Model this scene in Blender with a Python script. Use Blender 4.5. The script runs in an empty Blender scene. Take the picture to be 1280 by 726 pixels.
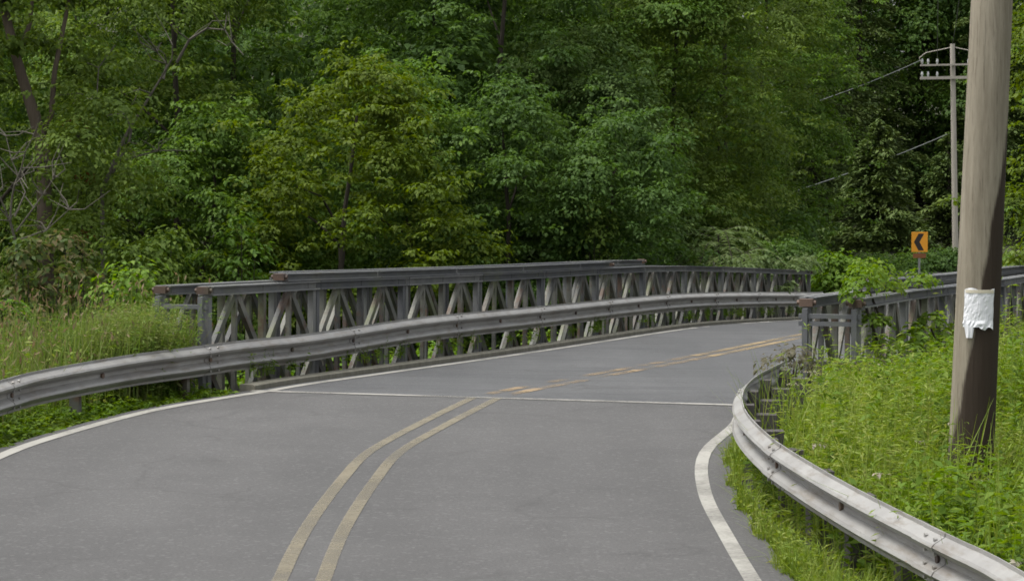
import bpy, math, random
import numpy as np
from mathutils import Vector, Matrix

# ------------------------------------------------------------------ camera, light, exposure
S = bpy.context.scene
F, PX0, PY0, HC = 3400.0, 640.0, 363.0, 2.6          # focal length in photo pixels, centre, eye height
PITCH = math.atan(203.0 / F)
cam_d = bpy.data.cameras.new('camera'); cam = bpy.data.objects.new('camera', cam_d)
S.collection.objects.link(cam); S.camera = cam
cam_d.sensor_width = 36.0; cam_d.lens = 36.0 * F / 1280.0
cam_d.clip_start = 0.1; cam_d.clip_end = 2000.0
cam.location = (0, 0, HC); cam.rotation_euler = (math.pi / 2 - PITCH, 0, 0)

SUN_EL, SUN_AZ = math.radians(66), math.radians(-98)     # azimuth clockwise from +Y: high on the left
W = bpy.data.worlds.new('World'); S.world = W; W.use_nodes = True
wn = W.node_tree.nodes; wl = W.node_tree.links
bg = wn['Background']; sky = wn.new('ShaderNodeTexSky'); sky.sky_type = 'NISHITA'; sky.sun_disc = False
sky.sun_elevation = SUN_EL; sky.sun_rotation = SUN_AZ; sky.air_density = 1.0; sky.dust_density = 4.0; sky.ozone_density = 1.0
hs = wn.new('ShaderNodeHueSaturation'); hs.inputs['Saturation'].default_value = 0.15
wl.new(sky.outputs[0], hs.inputs['Color']); wl.new(hs.outputs[0], bg.inputs['Color'])
bg.inputs['Strength'].default_value = 0.15
sun_d = bpy.data.lights.new('sun', 'SUN'); sun = bpy.data.objects.new('sun', sun_d); S.collection.objects.link(sun)
sun_d.energy = 1.7; sun_d.angle = math.radians(20); sun_d.color = (1.0, 0.96, 0.9)
sdir = Vector((math.sin(SUN_AZ) * math.cos(SUN_EL), math.cos(SUN_AZ) * math.cos(SUN_EL), math.sin(SUN_EL)))
sun.rotation_euler = sdir.to_track_quat('Z', 'Y').to_euler()
S.view_settings.view_transform = 'Standard'; S.view_settings.look = 'None'
S.view_settings.gamma = 1.0; S.view_settings.use_curve_mapping = False
S.view_settings.exposure = 1.02
S.cycles.max_bounces = 6; S.cycles.diffuse_bounces = 3; S.cycles.glossy_bounces = 2
S.cycles.transmission_bounces = 3; S.cycles.transparent_max_bounces = 6
S.cycles.filter_width = 1.7

# ------------------------------------------------------------------ helpers
def link(o): S.collection.objects.link(o); return o

def tag(o, label=None, cat=None, group=None, kind=None):
    if label: o['label'] = label
    if cat: o['category'] = cat
    if group: o['group'] = group
    if kind: o['kind'] = kind
    return o

def empty(name, loc, label=None, cat=None, group=None, rotz=0.0, parent=None):
    o = link(bpy.data.objects.new(name, None)); o.location = loc; o.rotation_euler = (0, 0, rotz)
    o.empty_display_size = 0.2
    if parent: o.parent = parent
    return tag(o, label, cat, group)

class MB:
    """collects polygons, then links them as ONE mesh object"""
    def __init__(s): s.v = []; s.f = []
    def add(s, vs, fs):
        n = len(s.v); s.v += [tuple(v) for v in vs]; s.f += [tuple(i + n for i in f) for f in fs]
    def box(s, c, size, M=None):
        x, y, z = (d / 2 for d in size)
        vs = [Vector((sx * x, sy * y, sz * z)) for sz in (-1, 1) for sy in (-1, 1) for sx in (-1, 1)]
        if M is not None: vs = [M @ v for v in vs]
        c = Vector(c)
        s.add([v + c for v in vs], [(0, 2, 3, 1), (4, 5, 7, 6), (0, 1, 5, 4), (2, 6, 7, 3), (0, 4, 6, 2), (1, 3, 7, 5)])
    def bar(s, a, b, w, d, up=(0, 0, 1)):
        """box beam from a to b, w wide across, d deep along up"""
        a, b = Vector(a), Vector(b); t = (b - a); L = t.length; t.normalize()
        u = Vector(up); u = u - t * u.dot(t)
        if u.length < 1e-5: u = Vector((1, 0, 0)) - t * t.x
        u.normalize(); r = t.cross(u)
        M = Matrix((r, t, u)).transposed()
        s.box((a + b) / 2, (w, L, d), M)
    def tube(s, pts, rad, n=8, cap=True):
        pts = [Vector(p) for p in pts]; rings = []
        prev = None
        for i, p in enumerate(pts):
            t = (pts[min(i + 1, len(pts) - 1)] - pts[max(i - 1, 0)]).normalized()
            if prev is None:
                r = t.cross(Vector((0, 1, 0.1)));
                if r.length < 1e-3: r = t.cross(Vector((1, 0, 0)))
            else: r = prev - t * prev.dot(t)
            r.normalize(); prev = r; q = t.cross(r)
            rr = rad[i] if hasattr(rad, '__len__') else rad
            rings.append([p + (r * math.cos(2 * math.pi * k / n) + q * math.sin(2 * math.pi * k / n)) * rr for k in range(n)])
        vs = [v for R in rings for v in R]; fs = []
        for i in range(len(rings) - 1):
            for k in range(n):
                k2 = (k + 1) % n
                fs.append((i * n + k, i * n + k2, (i + 1) * n + k2, (i + 1) * n + k))
        if cap:
            fs.append(tuple(range(n))[::-1]); fs.append(tuple((len(rings) - 1) * n + k for k in range(n)))
        s.add(vs, fs)
    def sweep(s, frames, prof, closed=True):
        """frames: list of (origin, right, up); prof: list of (r, u)"""
        m = len(prof); vs = [o + r * p + u * q for o, r, u in frames for p, q in prof]; fs = []
        for i in range(len(frames) - 1):
            for k in range(m if closed else m - 1):
                k2 = (k + 1) % m
                fs.append((i * m + k, i * m + k2, (i + 1) * m + k2, (i + 1) * m + k))
        if closed:
            fs.append(tuple(range(m))[::-1]); fs.append(tuple((len(frames) - 1) * m + k for k in range(m)))
        s.add(vs, fs)
    def mesh(s, name, mat=None, off=(0, 0, 0), smooth=False):
        me = bpy.data.meshes.new(name)
        me.from_pydata([(a - off[0], b - off[1], c - off[2]) for a, b, c in s.v], [], s.f); me.update()
        import bmesh
        bm = bmesh.new(); bm.from_mesh(me); bmesh.ops.recalc_face_normals(bm, faces=bm.faces); bm.to_mesh(me); bm.free()
        if mat: me.materials.append(mat)
        if smooth: me.polygons.foreach_set('use_smooth', [True] * len(me.polygons))
        return me
    def build(s, name, mat, parent=None, smooth=False, world=True):
        off = parent.location if (parent is not None and world) else (0, 0, 0)
        o = link(bpy.data.objects.new(name, s.mesh(name, mat, off, smooth)))
        if parent is not None: o.parent = parent
        return o

def quad_mesh(name, V, mat, off=(0, 0, 0)):
    """V: (N,4,3) array of quads -> mesh (fast)"""
    V = np.asarray(V, dtype=np.float32); N = len(V)
    me = bpy.data.meshes.new(name)
    me.vertices.add(N * 4); me.loops.add(N * 4); me.polygons.add(N)
    co = (V.reshape(-1, 3) - np.array(off, dtype=np.float32)).astype(np.float32)
    me.vertices.foreach_set('co', co.ravel())
    me.loops.foreach_set('vertex_index', np.arange(N * 4, dtype=np.int32))
    me.polygons.foreach_set('loop_start', np.arange(0, N * 4, 4, dtype=np.int32))
    me.update(calc_edges=True)
    if mat: me.materials.append(mat)
    return me

def quads_obj(name, V, mat, parent=None):
    off = tuple(parent.location) if parent is not None else (0, 0, 0)
    o = link(bpy.data.objects.new(name, quad_mesh(name, V, mat, off)))
    if parent is not None: o.parent = parent
    return o

def nrm(a): return a / np.maximum(np.linalg.norm(a, axis=-1, keepdims=True), 1e-9)

def leaf_quads(P, Nn, T, L, Wd, fold=0.18):
    """one folded rhombic leaf per row"""
    Nn = nrm(Nn); T = nrm(T - Nn * np.sum(T * Nn, -1, keepdims=True)); B = np.cross(Nn, T)
    L = np.broadcast_to(np.asarray(L, float), (len(P),))[:, None]; Wd = np.broadcast_to(np.asarray(Wd, float), (len(P),))[:, None]
    a = P - T * L * 0.5
    b = P + T * L * 0.5 - Nn * L * fold * 0.5
    l = P + B * Wd * 0.5 - T * L * 0.05 + Nn * Wd * fold
    r = P - B * Wd * 0.5 - T * L * 0.05 + Nn * Wd * fold
    return np.stack([a, r, b, l], 1)

def cr(pts, step=0.4):
    """Catmull-Rom through points, resampled"""
    P = np.array(pts, float); P = np.vstack([2 * P[0] - P[1], P, 2 * P[-1] - P[-2]]); out = []
    for i in range(1, len(P) - 2):
        n = max(1, int(np.linalg.norm(P[i + 1] - P[i]) / step))
        for k in range(n):
            t = k / n
            out.append(0.5 * (2 * P[i] + (P[i + 1] - P[i - 1]) * t + (2 * P[i - 1] - 5 * P[i] + 4 * P[i + 1] - P[i + 2]) * t * t
                              + (-P[i - 1] + 3 * P[i] - 3 * P[i + 1] + P[i + 2]) * t ** 3))
    out.append(P[-2]); return np.array(out)

def at(px, Y): return (px - PX0) / F * (Y * math.cos(PITCH) + 0.1)      # lateral position for a photo column at depth Y

def sstep(a, b, x):
    t = np.clip((np.asarray(x, float) - a) / (b - a), 0, 1); return t * t * (3 - 2 * t)

# ------------------------------------------------------------------ the bridge's own axes and the road's heights
ANG = math.radians(16.5); SU, CU = math.sin(ANG), math.cos(ANG); OX, OY = -3.05, 27.0
CH = 1.03                                       # top of the truss above the carriageway
def bw(s, w): return (OX + SU * s + CU * w, OY + CU * s - SU * w)
def sw(x, y): return ((x - OX) * SU + (y - OY) * CU, (x - OX) * CU - (y - OY) * SU)
_tab = []
for px, py in ((255, 354.6), (380, 350.6), (510, 346.6), (639, 341.0), (753, 334.8), (815, 332.0), (860, 332.0), (920, 333.8), (1015, 338.5)):
    k = (px - PX0) / F; s_ = (k * OY - OX) / (SU - k * CU); y_ = OY + CU * s_
    _tab.append((s_, HC - y_ * (py - 160) / F - CH))
_ts = np.array([t[0] for t in _tab]); _tz = np.array([t[1] for t in _tab])
def _prof(s):
    return sum(np.interp(np.clip(s, 0, 33.8) + o, _ts, _tz) for o in (-1.2, -.6, 0, .6, 1.2)) / 5
_b0 = float(_prof(np.array(0.0)))
def deck(s):
    s = np.asarray(s, float)
    z = _prof(s) - _b0 * sstep(6, 0, s)
    return np.where(s <= 0, 0.0, z)
NP, PL = 11, 3.05                               # panels per truss, panel length
WR_IN, WR_OUT, WL_IN, WL_OUT = 6.05, 6.51, 0.0, -0.46

# ------------------------------------------------------------------ materials
def mat(name):
    m = bpy.data.materials.new(name); m.use_nodes = True
    nt = m.node_tree; p = nt.nodes['Principled BSDF']; return m, nt, p
def node(nt, t, **kw):
    n = nt.nodes.new(t)
    for k, v in kw.items():
        if k in n.inputs: n.inputs[k].default_value = v
        else: setattr(n, k, v)
    return n
def coords(nt, kind='Object', scale=None):
    tc = node(nt, 'ShaderNodeTexCoord')
    if scale is None: return tc.outputs[kind]
    mp = node(nt, 'ShaderNodeMapping'); mp.inputs['Scale'].default_value = scale
    nt.links.new(tc.outputs[kind], mp.inputs['Vector']); return mp.outputs[0]
def geo_pos(nt, scale=None):
    g = node(nt, 'ShaderNodeNewGeometry')
    if scale is None: return g.outputs['Position']
    mp = node(nt, 'ShaderNodeMapping'); mp.inputs['Scale'].default_value = scale
    nt.links.new(g.outputs['Position'], mp.inputs['Vector']); return mp.outputs[0]
def noise(nt, vec, scale, detail=4, rough=0.6):
    n = node(nt, 'ShaderNodeTexNoise', Scale=scale, Detail=detail, Roughness=rough)
    nt.links.new(vec, n.inputs['Vector']); return n.outputs['Fac']
def ramp(nt, fac, stops):
    r = node(nt, 'ShaderNodeValToRGB'); e = r.color_ramp.elements
    while len(e) > 1: e.remove(e[-1])
    e[0].position = stops[0][0]; e[0].color = (*stops[0][1], 1)
    for p, c in stops[1:]:
        q = e.new(p); q.color = (*c, 1)
    nt.links.new(fac, r.inputs[0]); return r.outputs[0]
def mix(nt, fac, a, b, mode='MIX'):
    m = node(nt, 'ShaderNodeMix', data_type='RGBA', blend_type=mode)
    for sock, v in ((m.inputs[0], fac), (m.inputs[6], a), (m.inputs[7], b)):
        if hasattr(v, 'links') or isinstance(v, bpy.types.NodeSocket): nt.links.new(v, sock)
        else: sock.default_value = v if isinstance(v, float) else (*v, 1)
    return m.outputs[2]
def val(nt, fac, lo, hi, a=0.0, b=1.0):
    m = node(nt, 'ShaderNodeMapRange'); m.inputs[1].default_value = lo; m.inputs[2].default_value = hi
    m.inputs[3].default_value = a; m.inputs[4].default_value = b; nt.links.new(fac, m.inputs[0]); return m.outputs[0]
def bump(nt, p, h, strength=0.3, dist=0.01):
    b = node(nt, 'ShaderNodeBump', Strength=strength, Distance=dist); nt.links.new(h, b.inputs['Height']); nt.links.new(b.outputs[0], p.inputs['Normal'])

def leaf_mat(name, cols, scale=0.45, rough=0.6, transl=0.40, spec=0.16):
    m, nt, p = mat(name)
    g = node(nt, 'ShaderNodeNewGeometry')
    nz = noise(nt, g.outputs['Position'], scale, 3, 0.6)
    ad = node(nt, 'ShaderNodeMath', operation='MULTIPLY_ADD'); nt.links.new(g.outputs['Random Per Island'], ad.inputs[0]); ad.inputs[1].default_value = 0.55
    nt.links.new(val(nt, nz, 0.3, 0.7, 0.0, 0.45), ad.inputs[2])
    n = len(cols); col = ramp(nt, ad.outputs[0], [(0.1 + 0.8 * i / (n - 1), c) for i, c in enumerate(cols)])
    nt.links.new(col, p.inputs['Base Color']); p.inputs['Roughness'].default_value = rough; p.inputs['Specular IOR Level'].default_value = spec
    tr = node(nt, 'ShaderNodeBsdfTranslucent'); hsv = node(nt, 'ShaderNodeHueSaturation', Saturation=1.15, Value=1.3, Hue=0.49)
    nt.links.new(col, hsv.inputs['Color']); nt.links.new(hsv.outputs[0], tr.inputs['Color'])
    mx = node(nt, 'ShaderNodeMixShader'); mx.inputs[0].default_value = transl
    nt.links.new(p.outputs[0], mx.inputs[1]); nt.links.new(tr.outputs[0], mx.inputs[2])
    nt.links.new(mx.outputs[0], nt.nodes['Material Output'].inputs['Surface'])
    return m

M = {}
M['leaf_mid'] = leaf_mat('leaf_mid', [(0.052, 0.106, 0.018), (0.091, 0.166, 0.028), (0.140, 0.221, 0.041)])
M['leaf_olive'] = leaf_mat('leaf_olive', [(0.065, 0.109, 0.020), (0.109, 0.168, 0.030), (0.158, 0.219, 0.046)])
M['leaf_dark'] = leaf_mat('leaf_dark', [(0.034, 0.071, 0.016), (0.057, 0.110, 0.023), (0.091, 0.153, 0.033)])  # deep green; also puts canopy shade into the colour of low growth
M['leaf_yellow'] = leaf_mat('leaf_yellow', [(0.055, 0.092, 0.010), (0.085, 0.130, 0.013), (0.121, 0.163, 0.021)])
M['leaf_grey'] = leaf_mat('leaf_grey', [(0.058, 0.103, 0.028), (0.091, 0.148, 0.041), (0.132, 0.192, 0.055)])
M['needle'] = leaf_mat('needle', [(0.045, 0.076, 0.020), (0.078, 0.117, 0.030), (0.121, 0.161, 0.043)], transl=0.15)
M['leaf_brown'] = leaf_mat('leaf_brown', [(.045, .080, .018), (.065, .100, .024), (.110, .105, .042), (.15, .105, .060)])
M['leaf_red'] = leaf_mat('leaf_red', [(.14, .05, .02), (.20, .06, .03), (.22, .09, .04)])
M['leaf_bright'] = leaf_mat('leaf_bright', [(0.063, 0.131, 0.012), (0.100, 0.184, 0.020), (0.152, 0.226, 0.036)])
M['weed'] = leaf_mat('weed', [(0.080, 0.133, 0.016), (0.125, 0.190, 0.026), (0.182, 0.238, 0.046), (0.228, 0.243, 0.080)], scale=1.2)
M['herb'] = leaf_mat('herb', [(0.062, 0.120, 0.012), (0.100, 0.171, 0.020), (0.156, 0.217, 0.034)], scale=1.2)
M['tall_grass'] = leaf_mat('tall_grass', [(0.071, 0.137, 0.022), (0.106, 0.173, 0.031), (0.147, 0.192, 0.050), (0.172, 0.173, 0.072)], scale=0.8)
M['seed_head'] = leaf_mat('seed_head', [(.12, .11, .05), (.17, .125, .07), (.21, .15, .10)])
M['dry'] = leaf_mat('dry', [(.075, .075, .045), (.11, .105, .065), (.14, .125, .085)])
M['fern_pale'] = leaf_mat('fern_pale', [(.085, .130, .045), (.115, .165, .060), (.15, .19, .085)])
M['wildflower'] = leaf_mat('wildflower', [(.30, .28, .22), (.36, .33, .27), (.42, .36, .30)])

def asphalt(name, base, blot, crack=0.0, streak=None):
    m, nt, p = mat(name); pos = geo_pos(nt)
    fine = noise(nt, pos, 55, 5, 0.75); mid = noise(nt, pos, 1.3, 5, 0.6); big = noise(nt, pos, 0.28, 4, 0.55)
    c = mix(nt, val(nt, big, 0.3, 0.7), base, blot)
    c = mix(nt, val(nt, mid, 0.45, 0.75, 0.0, 0.45), c, tuple(v * 0.72 for v in base))
    c = mix(nt, val(nt, fine, 0.38, 0.68), mix(nt, 1.0, c, (.70, .70, .71), 'MULTIPLY'), mix(nt, 1.0, c, (1.25, 1.25, 1.24), 'MULTIPLY'))
    c = mix(nt, val(nt, noise(nt, geo_pos(nt, (.55, .22, 1)), 1.0, 3, .5), .54, .70, 0, .38), c, tuple(v * .62 for v in base))
    lg = noise(nt, geo_pos(nt, (1.05, .035, 1)), 1.0, 3, .55)
    c = mix(nt, val(nt, lg, .44, .62, 0, .32), c, tuple(v * .70 for v in base))
    # pale and dark aggregate chips
    vo = node(nt, 'ShaderNodeTexVoronoi', Scale=38.0); nt.links.new(pos, vo.inputs['Vector'])
    sep = node(nt, 'ShaderNodeSeparateColor'); nt.links.new(vo.outputs['Color'], sep.inputs[0])
    c = mix(nt, val(nt, sep.outputs[0], 0.86, 0.98, 0, 0.5), c, tuple(v * 1.7 for v in base))
    if crack:
        w = node(nt, 'ShaderNodeTexVoronoi', Scale=1.1, feature='DISTANCE_TO_EDGE')
        pv = node(nt, 'ShaderNodeMix', data_type='RGBA'); pv.inputs[0].default_value = 0.35
        nn = node(nt, 'ShaderNodeTexNoise', Scale=2.5, Detail=5.0); nt.links.new(pos, nn.inputs['Vector'])
        nt.links.new(pos, pv.inputs[6]); nt.links.new(nn.outputs['Color'], pv.inputs[7]); nt.links.new(pv.outputs[2], w.inputs['Vector'])
        gate = val(nt, noise(nt, pos, 0.5, 2), 0.50, 0.58)
        mk = node(nt, 'ShaderNodeMath', operation='MULTIPLY'); nt.links.new(val(nt, w.outputs['Distance'], 0.0, 0.03, crack, 0), mk.inputs[0]); nt.links.new(gate, mk.inputs[1])
        c = mix(nt, mk.outputs[0], c, (.045, .044, .043))
    if streak:
        mp = node(nt, 'ShaderNodeMapping'); mp.inputs['Rotation'].default_value = (0, 0, ANG); mp.inputs['Scale'].default_value = (.55, 3.2, 1)
        nt.links.new(pos, mp.inputs['Vector'])
        st = noise(nt, mp.outputs[0], 1.0, 6, 0.65)
        c = mix(nt, val(nt, st, 0.5, 0.66, 0, 0.62), c, streak)
        c = mix(nt, val(nt, st, 0.46, 0.3, 0, 0.4), c, tuple(v * 1.35 for v in base))
    nt.links.new(c, p.inputs['Base Color']); p.inputs['Roughness'].default_value = 0.82; p.inputs['Specular IOR Level'].default_value = 0.3
    bump(nt, p, fine, 0.5, 0.006); return m
M['asphalt'] = asphalt('asphalt', (.067, .066, .065), (.081, .0795, .078), crack=0.55)
M['asphalt_bridge'] = asphalt('asphalt_bridge', (.063, .0645, .066), (.084, .085, .086), crack=0.7, streak=(.045, .046, .049))

def paint(name, col, worn, lo, hi, rough=0.6):
    m, nt, p = mat(name); pos = geo_pos(nt)
    c = mix(nt, noise(nt, pos, 3.0, 5), col, worn); nt.links.new(c, p.inputs['Base Color']); p.inputs['Roughness'].default_value = rough
    t = node(nt, 'ShaderNodeBsdfTransparent'); mx = node(nt, 'ShaderNodeMixShader')
    a = noise(nt, pos, 0.9, 3); b = noise(nt, pos, 24, 5, 0.7)
    ad = node(nt, 'ShaderNodeMath', operation='MULTIPLY_ADD'); nt.links.new(b, ad.inputs[0]); ad.inputs[1].default_value = 0.5; nt.links.new(a, ad.inputs[2])
    nt.links.new(val(nt, ad.outputs[0], lo, hi), mx.inputs[0]); nt.links.new(t.outputs[0], mx.inputs[1]); nt.links.new(p.outputs[0], mx.inputs[2])
    nt.links.new(mx.outputs[0], nt.nodes['Material Output'].inputs['Surface']); return m
M['white_paint'] = paint('white_paint', (.30, .29, .26), (.23, .225, .20), 0.30, 0.82)
M['white_worn'] = paint('white_worn', (.42, .40, .36), (.32, .31, .29), 0.70, 0.86)
M['yellow_paint'] = paint('yellow_paint', (.200, .170, .105), (.162, .143, .102), 0.28, 1.15)
M['yellow_worn'] = paint('yellow_worn', (.25, .170, .075), (.19, .14, .085), 0.69, 0.94)
M['yellow_less'] = paint('yellow_less', (.25, .175, .075), (.19, .145, .08), 0.54, 0.90)
M['seam'] = paint('seam', (.30, .29, .26), (.20, .195, .175), 0.42, 0.85)

def metal_rail():
    m, nt, p = mat('galvanised_rail'); pos = geo_pos(nt)
    n1 = noise(nt, pos, 2.2, 5); n2 = noise(nt, geo_pos(nt, (1.2, 1.2, 9)), 2.0, 5, .7)
    c = mix(nt, val(nt, n1, .3, .7), (.185, .18, .172), (.27, .265, .25))
    c = mix(nt, val(nt, n2, .50, .68, 0, .7), c, (.135, .112, .085))
    c = mix(nt, val(nt, noise(nt, pos, 7, 6, .7), .66, .75, 0, .7), c, (.19, .09, .04))
    nt.links.new(c, p.inputs['Base Color']); p.inputs['Metallic'].default_value = 0.25; p.inputs['Roughness'].default_value = 0.5
    return m
M['rail'] = metal_rail()
def steel(name, a, b, rust_lo, moss):
    m, nt, p = mat(name); pos = geo_pos(nt)
    oi = node(nt, 'ShaderNodeObjectInfo')
    n1 = noise(nt, pos, 3.5, 5); n2 = noise(nt, pos, 2.6, 6, .7); n3 = noise(nt, geo_pos(nt, (1, 1, .5)), 2.3, 5, .65)
    c = mix(nt, val(nt, n1, .3, .7), a, b)
    tw = mix(nt, oi.outputs['Random'], (.50, .52, .58), (1.22, 1.22, 1.18)); c = mix(nt, 1.0, c, tw, 'MULTIPLY')
    c = mix(nt, val(nt, n3, .52, .68, 0, moss), c, (.10, .115, .045))
    c = mix(nt, val(nt, n2, rust_lo, rust_lo + .10, 0, .85), c, (.072, .042, .026))
    nt.links.new(c, p.inputs['Base Color']); p.inputs['Roughness'].default_value = 0.65; p.inputs['Metallic'].default_value = 0.1
    bump(nt, p, noise(nt, pos, 30, 4), .2, .004); return m
M['truss_steel'] = steel('truss_steel', (.058, .061, .055), (.138, .136, .115), .52, .8)
M['chord_steel'] = steel('chord_steel', (.088, .092, .098), (.150, .150, .148), .63, .35)
M['rust'] = steel('rusty_steel', (.060, .038, .028), (.105, .066, .046), .55, .3)
def wood(name, a, b, dark, zdark=None, sx=9):
    m, nt, p = mat(name); oc = coords(nt, 'Object', (sx, sx, .45))
    g = noise(nt, oc, 3.0, 8, .7); g2 = noise(nt, coords(nt, 'Object', (sx * 3, sx * 3, .7)), 4.0, 6, .7)
    c = mix(nt, val(nt, g, .3, .7), a, b); c = mix(nt, val(nt, g2, .55, .7, 0, .75), c, dark)
    if zdark:
        # creosote-dark foot of the pole with a soft ragged top
        zc = node(nt, 'ShaderNodeSeparateXYZ'); tc = node(nt, 'ShaderNodeTexCoord'); nt.links.new(tc.outputs['Object'], zc.inputs[0])
        ad = node(nt, 'ShaderNodeMath', operation='MULTIPLY_ADD'); nt.links.new(g, ad.inputs[0]); ad.inputs[1].default_value = .5; nt.links.new(zc.outputs[2], ad.inputs[2])
        xs = node(nt, 'ShaderNodeMath', operation='MULTIPLY_ADD'); nt.links.new(zc.outputs[0], xs.inputs[0]); xs.inputs[1].default_value = -6.0; nt.links.new(ad.outputs[0], xs.inputs[2])  # dark climbs higher on the right: side shade painted into the wood
        c = mix(nt, val(nt, xs.outputs[0], zdark, zdark + .12, .94, 0.0), c, (.026, .018, .013))
    nt.links.new(c, p.inputs['Base Color']); p.inputs['Roughness'].default_value = .9; p.inputs['Specular IOR Level'].default_value = .15; bump(nt, p, g2, .7, .015); return m
M['pole_wood'] = wood('weathered_pole_wood', (.150, .130, .096), (.275, .248, .192), (.070, .056, .040), zdark=1.55, sx=4.5)
M['pole_far'] = wood('grey_pole_wood', (.30, .28, .24), (.40, .37, .32), (.2, .18, .15))
M['post_wood'] = wood('dark_post_wood', (.055, .052, .050), (.095, .088, .080), (.03, .028, .026))
M['kerb'] = wood('mossy_kerb', (.12, .115, .09), (.20, .19, .155), (.065, .072, .038), sx=3)
M['bark'] = wood('bark', (.032, .027, .021), (.060, .052, .042), (.02, .016, .013), sx=5)
M['bark_brown'] = wood('brown_bark', (.085, .066, .050), (.135, .108, .085), (.05, .04, .03), sx=5)
M['dead_wood'] = wood('dead_wood', (.085, .078, .062), (.125, .115, .095), (.05, .045, .036), sx=5)
def plain(name, col, rough=.6, metal=0.0, var=.25, scale=6):
    m, nt, p = mat(name); c = mix(nt, noise(nt, geo_pos(nt), scale, 5), tuple(v * (1 - var) for v in col), tuple(v * (1 + var) for v in col))
    nt.links.new(c, p.inputs['Base Color']); p.inputs['Roughness'].default_value = rough; p.inputs['Metallic'].default_value = metal; return m
M['paper'] = plain('paper', (.58, .59, .61), .8, var=.10, scale=16)
M['sign_orange'] = plain('sign_orange', (.80, .34, .02), .45, var=.12)
M['sign_black'] = plain('sign_black', (.02, .016, .014), .5)
M['sign_back'] = plain('sign_back', (.3, .3, .3), .4, .5)
M['insulator'] = plain('insulator', (.42, .43, .42), .3)
M['wire'] = plain('wire', (.13, .14, .13), .5)
def soil(name, a, b, c3):
    m, nt, p = mat(name); pos = geo_pos(nt); c = mix(nt, val(nt, noise(nt, pos, .6, 6), .35, .65), a, b)
    c = mix(nt, val(nt, noise(nt, pos, 6, 6, .7), .45, .7), c, c3); nt.links.new(c, p.inputs['Base Color']); p.inputs['Roughness'].default_value = .95
    bump(nt, p, noise(nt, pos, 9, 6, .7), .8, .06); return m
M['soil'] = soil('forest_soil', (.024, .026, .012), (.034, .044, .014), (.040, .034, .022))
mw, ntw, pw = mat('creek_water'); pw.inputs['Base Color'].default_value = (.02, .025, .018, 1); pw.inputs['Roughness'].default_value = .08
bump(ntw, pw, noise(ntw, geo_pos(ntw), 3, 4), .25, .03); M['water'] = mw

# ------------------------------------------------------------------ ground and road
# edge lines of the approach (world X, Y), from far behind the camera up to the bridge
left_white = cr([(-4.20, -40), (-4.20, 0), (-4.18, 14), (-4.16, 19), (-4.06, 21.5), (-3.80, 23.1), (-3.34, 24.9), (-2.90, 25.9), bw(0.02, .66)])
right_white = cr([(1.55, -40), (1.50, 0), (1.41, 13), (1.37, 17), (1.38, 19.4), (1.55, 21.7), (1.98, 23.9), bw(0.0, 5.42)])
yel = cr([(-1.21, -40), (-1.21, 0), (-1.21, 14), (-1.22, 16.5), (-1.205, 18), (-1.135, 20), (-1.02, 21.8), (-.66, 24.0), bw(0.0, 2.92)])
def resample(P, n):
    d = np.r_[0, np.cumsum(np.linalg.norm(np.diff(P, axis=0), axis=1))]; t = np.linspace(0, d[-1], n)
    return np.c_[np.interp(t, d, P[:, 0]), np.interp(t, d, P[:, 1])]
def normals2(P):
    t = np.gradient(P, axis=0); t /= np.linalg.norm(t, axis=1, keepdims=True); return np.c_[t[:, 1], -t[:, 0]]     # to the right of travel
LE = left_white - normals2(left_white) * .17; RE = right_white + normals2(right_white) * .24
LE[-1] = bw(0, .42); RE[-1] = bw(0, 5.75)
def xl(y): return np.interp(y, LE[:, 1], LE[:, 0])
def xr(y): return np.interp(y, RE[:, 1], RE[:, 0])
# the road beyond the bridge bends away to the left
far_c = cr([bw(33.6, 3.0), bw(37, 3.0), (11.0, 66), (11.2, 71), (10.0, 77), (6.5, 83), (0, 88), (-10, 92)], 1.0)

def road_dist(x, y):
    """distance outside the road surface (0 on it)"""
    x = np.asarray(x, float); y = np.asarray(y, float)
    s, w = sw(x, y)
    d_app = np.maximum(np.maximum(xl(y) - x, x - xr(y)), 0)
    d_br = np.maximum(np.maximum(.3 - w, w - 5.8), 0)
    d_far = np.full(x.shape, 1e9)
    for cx, cy in far_c[::2]: d_far = np.minimum(d_far, np.hypot(x - cx, y - cy))
    d_far = np.maximum(d_far - 3.2, 0)
    return np.where(s < 0, d_app, np.where(s < 33.6, d_br, np.minimum(d_far, d_br + (s - 33.6))))
def ground_z(x, y):
    x = np.asarray(x, float); y = np.asarray(y, float)
    s, w = sw(x, y); d = road_dist(x, y)
    z = deck(s) - .05
    rav = sstep(.6, 5.5, s) * (1 - sstep(28, 33, s)) * sstep(-16, -4, w)       # creek bed under the bridge
    z = z - 3.2 * rav
    fall = np.where(w > 3, .10 * np.clip(d - .7, 0, 9), .05 * np.clip(d - .7, 0, 9) + .12 * np.clip(d - 5, 0, 6)) * (1 - rav)
    z = z - fall
    z = z + .22 * np.clip(-w - 15, 0, 60) + .20 * np.clip(s - 95, 0, 60) + .12 * np.clip(w - 22, 0, 40) * sstep(0, 25, s)
    z = z + (.10 * np.sin(x * .9 + 1.3 * np.sin(y * .5)) + .07 * np.sin(y * 1.7 + x * .6)) * np.clip((d - .8) / 2.5, 0, 1)
    return z
gx = np.unique(np.r_[np.arange(-95, -16, 3), np.arange(-16, 24, .5), np.arange(24, 100, 3)])
gy = np.unique(np.r_[np.arange(-42, 4, 3), np.arange(4, 64, .5), np.arange(64, 165, 3)])
GX, GY = np.meshgrid(gx, gy); GZ = ground_z(GX, GY)
nx, ny = len(gx), len(gy)
gV = np.c_[GX.ravel(), GY.ravel(), GZ.ravel()]
gF = [(j * nx + i, j * nx + i + 1, (j + 1) * nx + i + 1, (j + 1) * nx + i) for j in range(ny - 1) for i in range(nx - 1)]
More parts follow.
